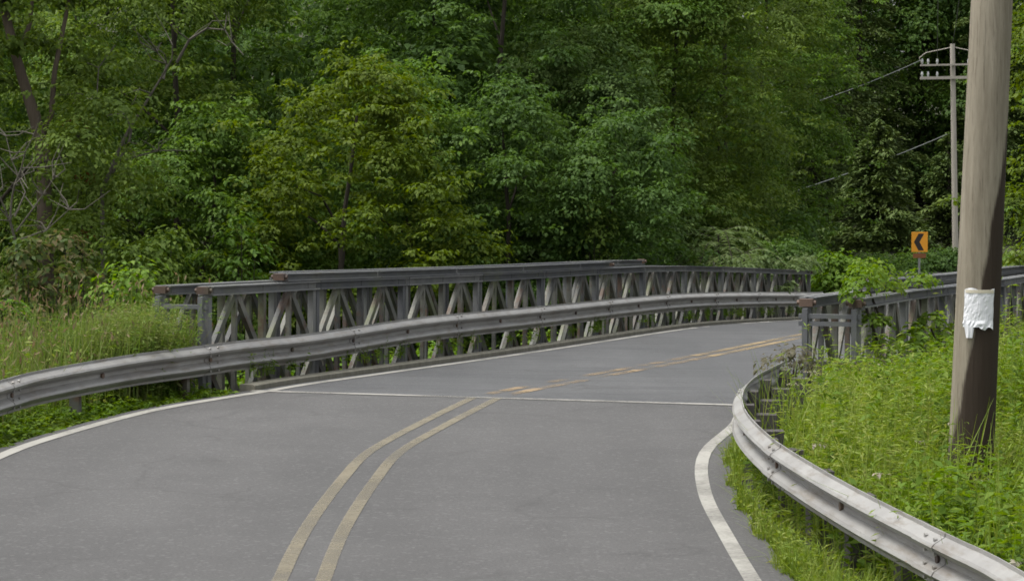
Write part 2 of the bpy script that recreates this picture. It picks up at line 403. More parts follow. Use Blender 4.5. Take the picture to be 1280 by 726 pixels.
gm = bpy.data.meshes.new('ground'); gm.from_pydata(gV.tolist(), [], gF); gm.materials.append(M['soil'])
gm.polygons.foreach_set('use_smooth', [True] * len(gm.polygons))
tag(link(bpy.data.objects.new('ground', gm)), kind='structure')
wm = MB(); c0, c1, c2, c3 = bw(6, 40), bw(26, 40), bw(26, -13), bw(6, -13)
wm.add([(*c, -3.9) for c in (c0, c1, c2, c3)], [(0, 1, 2, 3)]); tag(wm.build('water', M['water']), kind='structure')

def strip(name, A, B, z, m, kind='structure', zf=None):
    mb = MB(); n = len(A); cols = 6; vs = []
    for i in range(n):
        for k in range(cols + 1):
            t = k / cols; x = A[i][0] * (1 - t) + B[i][0] * t; y = A[i][1] * (1 - t) + B[i][1] * t
            vs.append((x, y, (zf(x, y) if zf else 0) + z))
    fs = [(i * (cols + 1) + k, i * (cols + 1) + k + 1, (i + 1) * (cols + 1) + k + 1, (i + 1) * (cols + 1) + k) for i in range(n - 1) for k in range(cols)]
    mb.add(vs, fs); o = mb.build(name, m); tag(o, kind=kind); return o
zroad = lambda x, y: float(deck(sw(x, y)[0]))
strip('road', resample(LE, 160), resample(RE, 160), 0.0, M['asphalt'])
ss = np.linspace(0.0, 33.6, 60)
strip('bridge_road', [bw(s, .42) for s in ss], [bw(s, 5.75) for s in ss], 0.004, M['asphalt_bridge'], zf=zroad)
nf = normals2(far_c); strip('far_road', far_c - nf * 2.7, far_c + nf * 2.7, 0.02, M['asphalt'], zf=zroad)
def line(name, P, w, m, z=.005, off=0.0):
    P = np.array(P); n = normals2(P); return strip(name, P + n * (off - w / 2), P + n * (off + w / 2), z, m, zf=zroad)
line('road_edge_line', left_white, .12, M['white_paint'])
line('road_edge_line', right_white[:-2], .10, M['white_paint'])
line('road_center_line', yel, .092, M['yellow_paint'], off=-.125)
line('road_center_line', yel, .092, M['yellow_paint'], off=.125)
line('road_edge_line', [bw(s, .68) for s in np.linspace(.05, 19.3, 40)], .11, M['white_paint'], z=.009)
line('road_edge_line', [bw(s, .68) for s in np.linspace(19.8, 33.5, 30)], .10, M['white_worn'], z=.009)
for w_ in (2.83, 3.05):
    line('road_center_line', [bw(s, w_) for s in np.linspace(.1, 9.4, 30)], .13, M['yellow_worn'], z=.009)
    line('road_center_line', [bw(s, w_) for s in np.linspace(9.5, 33.5, 50)], .13, M['yellow_less'], z=.009)
line('road_seam', [bw(-.02, w) for w in np.linspace(.5, 5.7, 14)], .13, M['seam'], z=.0065)

# ------------------------------------------------------------------ the panel bridge
RZ = math.pi / 2 - ANG
bridge = empty('truss_bridge', (OX, OY, 0), 'grey and rust steel panel truss bridge carrying the two lane road over the creek', 'bridge', rotz=RZ)
def local(name, mesh, parent, loc=(0, 0, 0), rot=(0, 0, 0)):
    o = link(bpy.data.objects.new(name, mesh)); o.parent = parent; o.location = loc; o.rotation_euler = rot; return o
def chan_chord(mb, x0, x1, zt, h=.095, gap=.022, fl=.062):
    """two steel channels back to back: webs inside, flanges out"""
    for sg in (-1, 1):
        y0 = sg * gap; y1 = sg * (gap + fl); t = .009
        prof = [(y0, zt), (y1, zt), (y1, zt - t * 1.6), (y0 + sg * t, zt - t * 1.6), (y0 + sg * t, zt - h + t * 1.9), (y1, zt - h + t * 1.9), (y1, zt - h), (y0, zt - h)]
        fr = [(Vector((x, 0, 0)), Vector((0, 1, 0)), Vector((0, 0, 1))) for x in (x0, x1)]
        mb.sweep(fr, prof)
PH = 1.55
def ibar(mb, a, b, w=.076, d=.05, t=.010):
    """channel member in the panel's plane: flat web to one side with two lips"""
    a, b = Vector(a), Vector(b); tt = (b - a).normalized(); r = tt.cross(Vector((0, 1, 0))).normalized()
    y = Vector((0, 1, 0))
    prof = [(-w / 2, -d / 2), (w / 2, -d / 2), (w / 2, d / 2), (w / 2 - t, d / 2), (w / 2 - t, -d / 2 + t), (-w / 2 + t, -d / 2 + t), (-w / 2 + t, d / 2), (-w / 2, d / 2)]
    mb.sweep([(a, r, y), (b, r, y)], prof)
# panel frame: chords, end posts and the jaws at the pin joints
mb = MB(); g = .012
chan_chord(mb, g, PL - g, 0.0); chan_chord(mb, g, PL - g, -PH + .095)
for x in (.055, PL - .055): ibar(mb, (x, 0, -.09), (x, 0, -PH + .09), .085, .066)
for x in (.2, PL - .2, PL / 2):
    for z in (-.05, -PH + .05): mb.box((x, 0, z), (.12, .07, .094))
panel_me = mb.mesh('truss_panel', M['chord_steel'])
mb = MB(); ibar(mb, (0, 0, -.095), (0, 0, -PH + .095), .076, .062); post_me = mb.mesh('post', M['truss_steel'])
Q = PL / 4; HB = -PH / 2
def diag(a, b):
    m = MB(); ibar(m, a, b); return m.mesh('diagonal', M['truss_steel'])
dg = []
for c in (Q, 3 * Q):
    for sg in (-1, 1):
        dg.append(diag((c + sg * .035, 0, -.10), (c + sg * (Q - .045), 0, HB + .03)))
        dg.append(diag((c + sg * .035, 0, -PH + .10), (c + sg * (Q - .045), 0, HB - .03)))
mb = MB(); ibar(mb, (0, 0, -.10), (0, 0, -PH + .10), .06, .045); post2_me = mb.mesh('post', M['truss_steel'])
def chord_z(s): return float(deck(s)) + CH
panel0 = None
for w in (WL_IN, WL_OUT, WR_IN, WR_OUT):
    for i in range(NP):
        s0, s1 = i * PL, (i + 1) * PL; z0, z1 = chord_z(s0), chord_z(s1)
        p = local('truss_panel', panel_me, bridge, (s0, -w, z0), (0, -math.atan2(z1 - z0, PL), 0))
        local('post', post_me, p, (PL / 2, 0, 0))
        for x in (Q, 3 * Q): local('post', post2_me, p, (x, .0, 0))
        for d in dg: local('diagonal', d, p)
# reinforcing chords bolted on top
def rchord(w, s0, s1):
    m = MB(); chan_chord(m, 0, PL - .03, 0.088, .084); me = m.mesh('chord_reinforcement', M['chord_steel']); s = s0
    while s < s1 - .5:
        e = min(s + PL, s1); z0, z1 = chord_z(s) + .004, chord_z(e) + .004
        o = local('chord_reinforcement', me, bridge, (s, -w, z0), (0, -math.atan2(z1 - z0, e - s), 0)); o.scale = ((e - s) / PL, 1, 1); s = e
rchord(WL_IN, 2.05, 16.0); rchord(WL_OUT, 3.1, 20.0); rchord(WR_IN, 3.05, 30.5)
# rusty jaw blocks at the truss ends and where the reinforcing starts and stops
m = MB(); m.box((0, 0, 0), (.075, .125, .07)); m.tube([(0, -.09, 0), (0, .09, 0)], .022, 8); jaw = m.mesh('panel_pin', M['rust'])
for w, s, dz in ((WL_IN, -.04, -.04), (WL_OUT, -.04, -.04), (WL_IN, 2.02, .055), (WL_OUT, 20.05, .07), (WR_IN, -.04, -.05), (WR_OUT, -.04, -.05), (WL_IN, 16.05, .05), (WR_OUT, 33.6, -.04), (WL_IN, 33.6, -.04)):
    local('panel_pin', jaw, bridge, (s, -w, chord_z(s) + dz))
# end frames tying the inner and outer truss together
for wa, wb in ((WL_OUT, WL_IN), (WR_IN, WR_OUT)):
    m = MB(); z = chord_z(0)
    for zz in ((-.20,) if wa < 0 else (-.17, -.24)): m.bar((-.10, -wa + .06, z + zz), (-.10, -wb - .06, z + zz), .05, .04)
    m.bar((-.10, -wa, z - .1), (-.10, -wa, z - 1.35), .08, .05, (0, 1, 0)); m.bar((-.10, -wb, z - .1), (-.10, -wb, z - 1.35), .08, .05, (0, 1, 0))
    local('end_frame', m.mesh('end_frame', M['chord_steel']), bridge)
for i in range(4, NP, 2):                               # bracing frames between the pairs
    for wa, wb in ((WL_OUT, WL_IN), (WR_IN, WR_OUT)):
        m = MB(); z = chord_z(i * PL); m.bar((0, -wa - .0, z - .2), (0, -wb + .0, z - .2), .05, .05); m.bar((0, -wa, z - .22), (0, -wb, z - .8), .04, .03); m.bar((.3, -wa, z - .17), (.3, -wb, z - .17), .05, .04)
        m.bar((0, -(wa + wb) / 2, z - .2), (.3, -(wa + wb) / 2, z - .17), .04, .03)
        local('bracing_frame', m.mesh('bracing_frame', M['truss_steel']), bridge, (-.06, 0, 0))
m = MB()
fr = [(Vector((s, 0, float(deck(s)))), Vector((0, 1, 0)), Vector((0, 0, 1))) for s in ss]
m.sweep(fr, [(-.36, -.006), (-5.80, -.006), (-5.80, -.22), (-.36, -.22)]); local('deck', m.mesh('deck', M['kerb']), bridge)
for w0, w1 in ((.36, .52), (5.64, 5.80)):
    m = MB(); m.sweep(fr, [(-w0, -.004), (-w1, -.004), (-w1, .05), (-w1 + .02, .062), (-w0, .062)]); local('kerb_beam', m.mesh('kerb_beam', M['kerb']), bridge)
m = MB()
m.box((0, -3.0, 0), (.11, 8.0, .25)); tr_me = m.mesh('transom', M['chord_steel'])
for i in range(NP):
    for o_ in (.5, 2.55): local('transom', tr_me, bridge, (i * PL + o_, 0, float(deck(i * PL + o_)) - .36))
for s_ in (-.55, 33.9):                              # abutments carry the ends
    m = MB(); m.box((s_ - (0 if s_ < 0 else 0), -3.0, -2.0 + float(deck(s_)) - .10), (1.0, 8.4, 3.4)); 
    local('abutment', m.mesh('abutment', M['kerb']), bridge)

# ------------------------------------------------------------------ guard rails
WPROF = [(.012, 0), (.014, .022), (.070, .062), (.082, .078), (.070, .100), (.012, .138), (.010, .155), (.012, .172), (.070, .210), (.082, .232), (.070, .250), (.014, .288), (.012, .310)]
def rail_sweep(P, ztop, side, hgt=.30):
    """P (N,2) path, ztop (N,), side +1: road lies to the right of travel"""
    n = normals2(P) * side; k = hgt / .310
    prof = [(a, b * k - hgt) for a, b in WPROF]; back = [(a - .006, b * k - hgt) for a, b in WPROF][::-1]
    mb = MB(); fr = [(Vector((P[i][0], P[i][1], ztop[i])), Vector((n[i][0], n[i][1], 0)), Vector((0, 0, 1))) for i in range(len(P))]
    mb.sweep(fr, prof + back); return mb
def guardrail(name, label, P, ztop, side, step, wood_post, s_from=0.0, hgt=.30, bolt_step=1.9):
    root = empty(name, (float(P[0][0]), float(P[0][1]), 0), label, 'guardrail')
    rail_sweep(P, ztop, side, hgt).build('rail', M['rail'], root, smooth=False)
    d = np.r_[0, np.cumsum(np.linalg.norm(np.diff(P, axis=0), axis=1))]; n = normals2(P) * side
    t = s_from
    while t < d[-1] - .1:
        x, y = np.interp(t, d, P[:, 0]), np.interp(t, d, P[:, 1]); z = np.interp(t, d, ztop); nx_, ny_ = np.interp(t, d, n[:, 0]), np.interp(t, d, n[:, 1])
        r = Vector((nx_, ny_, 0)).normalized(); tt = Vector((r.y, -r.x, 0)); Mx = Matrix((tt, r, Vector((0, 0, 1)))).transposed()
        gz = float(ground_z(np.array([x]), np.array([y]))[0]) - .4
        s_, w_ = sw(x, y)
        if s_ < .2:
            mb = MB(); c = Vector((x, y, 0)) - r * (.17 if wood_post else .10); top = z - (.12 if wood_post else .03)
            mb.box((c.x, c.y, (top + gz) / 2), (.16 if wood_post else .05, .15 if wood_post else .10, top - gz), Mx)
            mb.build('post', M['post_wood'] if wood_post else M['truss_steel'], root)
            mb = MB(); c2 = Vector((x, y, 0)) - r * .04; mb.box((c2.x, c2.y, z - .15), (.14, .08, .20), Mx); mb.build('blockout', M['post_wood'], root)
        else:
            mb = MB(); a = Vector((x, y, z - .15)) - r * .0; b = a - r * .20; mb.bar(a, b, .09, .10); mb.build('bracket', M['rust'], root)
        t += step
    t = 2.4
    while t < d[-1] - 1:
        q = np.linspace(t, t + .34, 4); Pl = np.c_[np.interp(q, d, P[:, 0]), np.interp(q, d, P[:, 1])]; nl_ = np.c_[np.interp(q, d, n[:, 0]), np.interp(q, d, n[:, 1])]; zl_ = np.interp(q, d, ztop); k = hgt / .310
        pf = [(a + .006, b * k - hgt * 1.004) for a, b in WPROF]; pb = [(a + .001, b * k - hgt * 1.004) for a, b in WPROF][::-1]
        mb = MB(); mb.sweep([(Vector((Pl[i][0], Pl[i][1], zl_[i] + .001)), Vector((nl_[i][0], nl_[i][1], 0)), Vector((0, 0, 1))) for i in range(4)], pf + pb)
        for u_ in (.3, 1.7):
            for b_ in (.045, .115, .195, .268):
                i = int(u_); pt = Pl[i] * (1 - (u_ - i)) + Pl[i + 1] * (u_ - i) if i < 3 else Pl[3]; nn_ = Vector((nl_[i][0], nl_[i][1], 0)); off = np.interp(b_, [w[1] for w in WPROF], [w[0] for w in WPROF])
                a = Vector((pt[0], pt[1], zl_[0] - hgt + b_ * k)) + nn_ * (off + .004); mb.tube([a, a + nn_ * .016], .014, 6)
        mb.build('lap_joint', M['rail'], root); t += 3.8
    t = .6
    while t < d[-1]:
        x, y = np.interp(t, d, P[:, 0]), np.interp(t, d, P[:, 1]); z = np.interp(t, d, ztop); r = Vector((np.interp(t, d, n[:, 0]), np.interp(t, d, n[:, 1]), 0)).normalized()
        a = Vector((x, y, z - hgt / 2)) + r * .008
        mb = MB(); mb.tube([a, a + r * .022], .026, 8); mb.build('bolt', M['rust'], root)
        t += bolt_step
    return root
app = [(-4.62, -6), (-4.62, 8), (-4.60, 17), (-4.50, 21.0), (-4.31, 22.9), (-4.10, 23.95), (-3.56, 25.5), (-3.06, 26.45)]
brp = [bw(s, .29) for s in np.arange(1.2, 33.6, 2.0)] + [bw(33.5, .29)]
PLr = cr(app + brp, .35); zl = np.array([.48 + .09 * float(sstep(1, 7, sw(x, y)[0])) + zroad(x, y) for x, y in PLr])
guardrail('guardrail', 'long dull galvanised W beam guardrail along the left road edge and bridge truss', PLr, zl, 1, 1.9, False, .3)
PRr = cr([(2.90, -8), (2.86, 2), (2.62, 8), (2.33, 12.1), (2.17, 13.3), (1.97, 14.7), (1.81, 16.1), (1.69, 17.6), (1.67, 19.3), (1.79, 20.8), (2.02, 22.2), (2.36, 23.6), (2.62, 24.7), bw(.02, 5.72)], .25)
PRr = PRr[:-5]
zr_ = .60 - .04 * sstep(20, 24.5, PRr[:, 1])
guardrail('guardrail', 'weathered W beam guardrail curving beside the right lane in front of the weeds', PRr, zr_, -1, 1.12, True, .2, hgt=.285)

# ------------------------------------------------------------------ poles, wires, sign
PYN = 18.3; pxn = at(1212, PYN); gz = float(ground_z(np.array([pxn]), np.array([PYN]))[0])
pole = empty('utility_pole', (pxn, PYN, gz), 'thick weathered wooden utility pole with dark foot rising from the right weeds', 'utility pole')
LEAN = math.tan(math.radians(2.0))
mb = MB(); hs_ = np.linspace(-.5, 10.5, 23); rr = [0.156 - .0052 * max(h, 0) for h in hs_]
rnd = random.Random(4); n_ = 28; vs = []; fs = []
for j, h in enumerate(hs_):
    for k in range(n_):
        a = 2 * math.pi * k / n_; r = rr[j] * (1 + .018 * math.sin(5 * a + .3 * h) + .012 * math.sin(11 * a) + rnd.uniform(-.006, .006))
        vs.append((LEAN * h + r * math.cos(a), r * math.sin(a), h))
for j in range(len(hs_) - 1):
    for k in range(n_): fs.append((j * n_ + k, j * n_ + (k + 1) % n_, (j + 1) * n_ + (k + 1) % n_, (j + 1) * n_ + k))
fs.append(tuple(range(n_))[::-1]); fs.append(tuple((len(hs_) - 1) * n_ + k for k in range(n_))); mb.add(vs, fs)
mb.build('pole', M['pole_wood'], pole, smooth=True, world=False)
arm_n = MB(); arm_n.box((LEAN * 9.6, -.2, 9.6), (2.4, .10, .12)); arm_n.build('crossarm', M['pole_far'], pole, world=False)
# paper notice wrapped on the pole, lower edge torn
sc = F / (PYN * math.cos(PITCH))
def zpix(py, Y): return HC + Y * math.tan(math.atan((PY0 - py) / F) - PITCH)
zt, zb = zpix(362, PYN - .15), zpix(413, PYN - .15)
pn = empty('paper_notice', (pxn, PYN, zb), 'torn white paper notice stapled around the utility pole', 'notice')
mb = MB(); cols, rows = 15, 12; vs = []; fs = []; rnd = random.Random(8)
a0, a1 = math.radians(-90 - 45), math.radians(-90 + 29)
for j in range(rows + 1):
    for i in range(cols + 1):
        u = i / cols; v = j / rows; a = a0 + (a1 - a0) * u
        jag = 0.0
        if j == 0: jag = (.055 * rnd.random() if u > .35 else .0) + (-.05 if .12 < u < .35 else 0) + (.07 if u <= .12 else 0)
        z = zb + (zt - zb) * v + jag + (.012 * math.sin(7 * u) if j == rows else 0)
        h = z - gz; r = .156 - .0052 * h + .008 + .006 * abs(math.sin(9 * u + 5 * v)) + (.012 * rnd.random() if j < 3 else .003 * rnd.random())
        vs.append((pxn + LEAN * h + r * math.cos(a), PYN + r * math.sin(a), z))
for j in range(rows):
    for i in range(cols): fs.append((j * (cols + 1) + i, j * (cols + 1) + i + 1, (j + 1) * (cols + 1) + i + 1, (j + 1) * (cols + 1) + i))
mb.add(vs, fs); sheet = mb.build('sheet', M['paper'], pn)
so = sheet.modifiers.new('thick', 'SOLIDIFY'); so.thickness = .002
mb = MB(); rt = .156 - .0052 * (zt - gz) + .012
for k in range(9):
    a = a0 + (a1 - a0) * (.03 + .94 * k / 9); b = a0 + (a1 - a0) * (.03 + .94 * (k + 1) / 9); ox = pxn + LEAN * (zt - gz)
    mb.bar((ox + (rt + .002) * math.cos(a), PYN + (rt + .002) * math.sin(a), zt - .012), (ox + (rt + .002) * math.cos(b), PYN + (rt + .002) * math.sin(b), zt - .012), .006, .022)
mb.build('tape_strip', plain('paper_edge', (.5, .46, .36), .8), pn)

YF = 105.0; xf = at(1189, YF); zg = float(ground_z(np.array([xf]), np.array([YF]))[0]); ztop = zpix(55, YF)
fp = empty('utility_pole', (xf, YF, zg), 'slim pale utility pole with two crossarms standing before the far dark trees', 'utility pole')
mb = MB(); nseg = 14
mb.tube([(xf + .22 * (1 - t) - .0, YF, zg - .5 + (ztop - zg + .5) * t) for t in np.linspace(0, 1, nseg)], [.125 - .03 * t for t in np.linspace(0, 1, nseg)], 12); mb.build('pole', M['pole_far'], fp)
az = [zpix(82, YF), zpix(98, YF)]
for k, z in enumerate(az):
    mb = MB(); mb.bar((xf - 1.25 + .0, YF - .15, z), (xf + 1.25, YF - .15, z + (.05 if k == 0 else .04)), .10, .11 if k else .07); mb.build('crossarm', M['pole_far'], fp)
    for dx in (-1.18, -.95, -.6, .6, .95, 1.18):
        mb = MB(); mb.tube([(xf + dx, YF - .15, z + .04), (xf + dx, YF - .15, z + .15), (xf + dx, YF - .15, z + .25)], [.03, .05, .03], 8); mb.build('insulator', M['insulator'], fp)
for sg in (-1, 1):
    mb = MB(); mb.tube([(xf + sg * 1.2, YF - .18, az[0] + .05), (xf + sg * 1.3, YF - .18, az[0] + .28), (xf + sg * 1.05, YF - .18, ztop - .35), (xf + sg * .1, YF - .15, ztop - .15)], .018, 6); mb.build('brace', M['pole_far'], fp)
def wire(a, b, sag, label, r=.014):
    a, b = Vector(a), Vector(b); root = MB(); pts = []
    for k in range(33):
        t = k / 32; p = a.lerp(b, t); p.z -= sag * 4 * t * (1 - t); pts.append(p)
    root.tube(pts, r, 6); o = root.build('power_wire', M['wire']); tag(o, label, 'wire', 'power wires on the utility poles'); return o
ntop = Vector((pxn + LEAN * 9.6, PYN - .2, gz + 9.75))
wire((xf - 1.18, YF - .15, az[0] + .22), (at(690, 72), 72, zpix(205, 72)), .45, 'upper thin wire running left from the far pole crossarm into the dark trees', .012)
wire((xf - .2, YF - .15, zpix(168, YF)), (at(690, 72), 72, zpix(318, 72)), .35, 'lower thicker wire running left from the middle of the far pole', .017)
wire((xf - .6, YF - .15, az[0] + .22), ntop + Vector((-.6, 0, 0)), 1.0, 'thin wire rising from the far crossarm towards the near pole top', .010)
wire((xf, YF, ztop), ntop + Vector((.1, 0, .6)), 1.0, 'thin wire rising from the tip of the far pole towards the near pole', .010)

YS = 75.0; xs = at(1150, YS); gs = float(ground_z(np.array([xs]), np.array([YS]))[0]); zs0, zs1 = zpix(315, YS), zpix(290, YS); ws = .45
sg = empty('chevron_sign', (xs, YS, gs), 'orange yellow chevron sign with black arrow pointing left on a thin post', 'road sign')
mb = MB(); mb.bar((xs, YS + .03, gs - .3), (xs, YS + .03, zs1 - .05), .06, .03, (0, 1, 0)); mb.build('post', M['sign_back'], sg)
mb = MB(); mb.box((xs, YS, (zs0 + zs1) / 2), (ws, .012, zs1 - zs0)); pnl = mb.build('panel', M['sign_orange'], sg)
bv = pnl.modifiers.new('b', 'BEVEL'); bv.width = .004
mb = MB(); zc = (zs0 + zs1) / 2; hh = (zs1 - zs0) * .42; yy = YS - .0085
arw = [(.125, hh), (-.03, hh), (-.155, 0), (-.03, -hh), (.125, -hh), (.0, 0)]
vs = [(xs + a, yy, zc + b) for a, b in arw] + [(xs + a, yy + .002, zc + b) for a, b in arw]; n6 = 6
mb.add(vs, [(0, 1, 2, 5), (5, 2, 3, 4), (11, 8, 7, 6), (10, 9, 8, 11)] + [(i, (i + 1) % 6, 6 + (i + 1) % 6, 6 + i) for i in range(6)]); mb.build('arrow', M['sign_black'], sg)
mb = MB(); mb.box((xs, YS, zs0 - .10), (.36, .012, .13)); mb.build('lower_plate', plain('sign_rust', (.22, .08, .025), .6), sg)

# ------------------------------------------------------------------ trees
def rvec(rng, n): return nrm(rng.normal(size=(n, 3)))
def blob_leaves(rng, C, R, n, L, flat=.62, up=.65, shell=.62):
    """leaves of one clump: a ragged flattened dome"""
    d = rvec(rng, n); d[:, 2] = np.where(d[:, 2] < -.35, -d[:, 2], d[:, 2]); rad = R * (shell + (1 - shell) * rng.random(n) ** .6) * (1 + .28 * np.sin(4 * d[:, 0] + 7 * d[:, 1] + rng.random() * 6))
    P = C + d * rad[:, None] * np.array([1, 1, flat])
    Nn = d * .75 + np.array([0, 0, up]) + rng.normal(size=(n, 3)) * .27
    T = d * np.array([1, 1, .2]) + np.array([0, 0, -.35]) + rng.normal(size=(n, 3)) * .5
    l = L * rng.uniform(.65, 1.3, n); return leaf_quads(P, Nn, T, l, l * rng.uniform(.45, .7, n))
def trunk_tubes(mb, base, top, r0, limbs, rng, bend=.3):
    b, t = np.array(base, float), np.array(top, float); n = 9; pts = []
    off = rng.normal(size=3) * bend * np.array([1, 1, 0])
    for k in range(n):
        u = k / (n - 1); pts.append(b + (t - b) * u + off * math.sin(u * math.pi) + rng.normal(size=3) * .04 * (0 < k))
    mb.tube(pts, [r0 * (1.25 if k == 0 else 1) * (1 - .8 * k / (n - 1)) + .01 for k in range(n)], 9)
    for L in limbs:
        L = np.array(L); u = np.clip((L[2] - b[2]) / max(t[2] - b[2], .1) - .12, .06, .92); f = u * (n - 1); i = int(f); p0 = pts[i] + (pts[min(i + 1, n - 1)] - pts[i]) * (f - i)
        mid = (p0 + L) / 2 + np.array([0, 0, .12 * np.linalg.norm(L - p0)]) + rng.normal(size=3) * .1
        r = r0 * (1 - .8 * u) * .5 + .012; mb.tube([p0, (p0 + mid) / 2 + rng.normal(size=3) * .04, mid, (mid + L) / 2, L], [r, r * .8, r * .6, r * .4, r * .15 + .004], 6)
def ell(rng, base, H, R, zlo, n, rc, leaf, dens, lean=(0, 0), power=.55, zvis=8.5):
    out = []; cs = []; bx, by, bz = base
    for k in range(n):
        t = (k + rng.random()) / n; h = zlo + (H - zlo) * t
        prof = max(.12, math.sin(math.pi * min(1, .14 + .86 * t)) ** power); a = k * 2.399 + rng.normal() * .5; r = R * prof * (.35 + .65 * math.sqrt(rng.random()))
        c = np.array([bx + lean[0] * t + r * math.cos(a), by + lean[1] * t + r * math.sin(a), bz + h]); q = rc * rng.choice([.5, .75, 1.0, 1.25]) * rng.uniform(.85, 1.15); hi = c[2] > zvis
        nl = int(dens * q * q * (.35 if hi else 1)); cs.append(c)
        out.append(blob_leaves(rng, c, q, max(nl, 30), leaf * (1.8 if hi else 1), flat=rng.uniform(.45, .75)))
    C_ = np.array(cs); C_ = C_[C_[:, 2] < zvis]; ns = 11 * len(C_)          # small leafy sprays filling the space between the boughs
    for c in (C_[rng.integers(0, len(C_), ns)] + rng.normal(size=(ns, 3)) * np.array([.6, .6, .5]) * rc / .85 if ns else ()):
        out.append(blob_leaves(rng, c, rng.uniform(.16, .36), 30, leaf * 1.1, flat=.45))
    return np.concatenate(out), cs
def tree(px, Y, H, R, m, label, seed, zlo=.8, n=60, rc=.85, leaf=.095, dens=1050, r0=.085, lean=(0, 0), name='deciduous_tree', cat='tree', dz=0, nl=6, top=None):
    rng = np.random.default_rng(seed); x = at(px, Y); z = float(ground_z(np.array([x]), np.array([Y]))[0]) + dz
    if top is not None: H = zpix(top, Y) - z
    root = empty(name, (x, Y, z), label, cat, None); V, cs = ell(rng, (x, Y, z), H, R, zlo, n, rc, leaf, dens, lean)
    mb = MB(); idx = rng.choice(len(cs), min(nl, len(cs)), replace=False)
    trunk_tubes(mb, (x, Y, z - .3), (x + lean[0] * .9, Y + lean[1] * .9, z + H * .9), r0, [cs[i] for i in idx], rng); mb.build('trunk', M['bark'], root, smooth=True)
    quads_obj('crown', V, M[m], root); return root
def conifer(px, Y, H, R, label, seed, zlo=.6, nb=90, leaf=.24, m='needle'):
    rng = np.random.default_rng(seed); x = at(px, Y); z = float(ground_z(np.array([x]), np.array([Y]))[0])
    root = empty('conifer_tree', (x, Y, z), label, 'tree'); out = []; mb = MB()
    mb.tube([(x, Y, z - .3), (x + .05, Y, z + H * .5), (x, Y, z + H)], [.2, .13, .02], 9)
    for k in range(nb):
        t = ((k + rng.random()) / nb) ** 1.15; h = zlo + (H - zlo) * t; L = (R * (1 - t) ** .8 + .25) * rng.uniform(.65, 1.1); a = k * 2.399 + rng.normal() * .4
        n = int(150 * L + 40); u = rng.random(n) ** .7; lat = rng.normal(size=n) * .24 * L * (.35 + .65 * (1 - abs(2 * u - 1.1))); dr = -.25 * L * u ** 2 + .05 - abs(lat) * .25
        ca, sa = math.cos(a), math.sin(a); P = np.c_[x + ca * L * u - sa * lat, Y + sa * L * u + ca * lat, z + h + dr + rng.normal(size=n) * .06]
        Nn = np.array([0, 0, 1.0]) + rng.normal(size=(n, 3)) * .35; T = np.c_[ca - sa * np.sign(lat) * .8, sa + ca * np.sign(lat) * .8, np.full(n, -.5)] + rng.normal(size=(n, 3)) * .3
        l = leaf * rng.uniform(.6, 1.25, n); out.append(leaf_quads(P, Nn, T, l, l * .38))
        if k % 3 == 0: mb.tube([(x, Y, z + h), (x + ca * L * .5, Y + sa * L * .5, z + h), (x + ca * L * .9, Y + sa * L * .9, z + h - .18 * L)], [.035, .022, .008], 5)
    mb.build('trunk', M['bark'], root, smooth=True); quads_obj('crown', np.concatenate(out), M[m], root)

T = [  # px, Y, H, R, leaf material, label, options
 (-45, 46, 12, 3.0, 'leaf_olive', 'pale olive tree cut by the left picture edge above the tall grass', dict(zlo=1.5)),
 (100, 57, 13, 3.0, 'leaf_mid', 'mid green tree behind the bare leaning branches at far left', dict()),
 (205, 54, 12, 2.6, 'leaf_olive', 'olive green tree with drooping sprays right of the bare branches', dict(zlo=.8)),
 (320, 58, 14, 3.0, 'leaf_mid', 'tall mid green tree above the reinforced start of the left truss', dict()),
 (268, 51, 5.2, 1.9, 'leaf_mid', 'low dark green tree directly behind the end of the left truss', dict(zlo=.3, n=42, rc=.64, top=165, nl=4)),
 (448, 50, 5.0, 2.3, 'leaf_yellow', 'young bright yellow green tree with layered boughs in the middle left', dict(zlo=.5, n=58, rc=.56, top=96, nl=5)),
 (505, 53, 5.0, 1.5, 'leaf_mid', 'rounded young tree just right of the bright yellow green tree', dict(zlo=.3, n=44, rc=.66, top=100, nl=4)),
 (545, 63, 15, 3.0, 'leaf_mid', 'tall tree with dark stem showing behind the middle of the bridge', dict()),
 (630, 58, 13, 2.6, 'leaf_dark', 'dark leafy tree above the middle of the left truss', dict(zlo=.6)),
 (715, 58, 9.2, 2.3, 'leaf_grey', 'full grey green tree with domed crown right of the picture centre', dict(zlo=1.0, n=60, rc=.85, top=70)),
 (780, 62, 12, 2.3, 'leaf_mid', 'leafy tree behind the domed grey green tree', dict()),
 (850, 62, 10, 2.0, 'leaf_olive', 'olive tree with hanging foliage above the sumac bush', dict(zlo=.8)),
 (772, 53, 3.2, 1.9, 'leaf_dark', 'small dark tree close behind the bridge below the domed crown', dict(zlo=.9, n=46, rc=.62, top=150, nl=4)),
 (632, 53, 3.0, 2.0, 'leaf_dark', 'small shadowy tree close behind the middle panels of the left truss', dict(zlo=.9, n=48, rc=.62, top=120, nl=4)),  # dark leaves paint in the shade below the taller crowns
 (905, 74, 14, 2.4, 'leaf_olive', 'tall yellowish tree left of the dark conifers', dict(zlo=1.0)),
 (960, 80, 11, 2.2, 'leaf_mid', 'mid green tree at the left border of the dark conifers', dict(zlo=.8)),
 (1398, 46, 11, 1.7, 'leaf_yellow', 'bright light green tree at the right picture edge behind the near pole', dict(zlo=.8, rc=.8)),
 (1440, 58, 12, 2.4, 'leaf_mid', 'green tree just outside the right picture edge beyond the bridge', dict()),
]
for i, (px, Y, H, R, m_, lb, kw) in enumerate(T): tree(px, Y, H, R, m_, lb, 100 + i, **kw)
conifer(1015, 99, 15, 3.2, 'tall dark hemlock with drooping boughs left of the chevron sign', 201)
conifer(1072, 118, 17, 3.4, 'dark hemlock standing behind the chevron sign', 202)
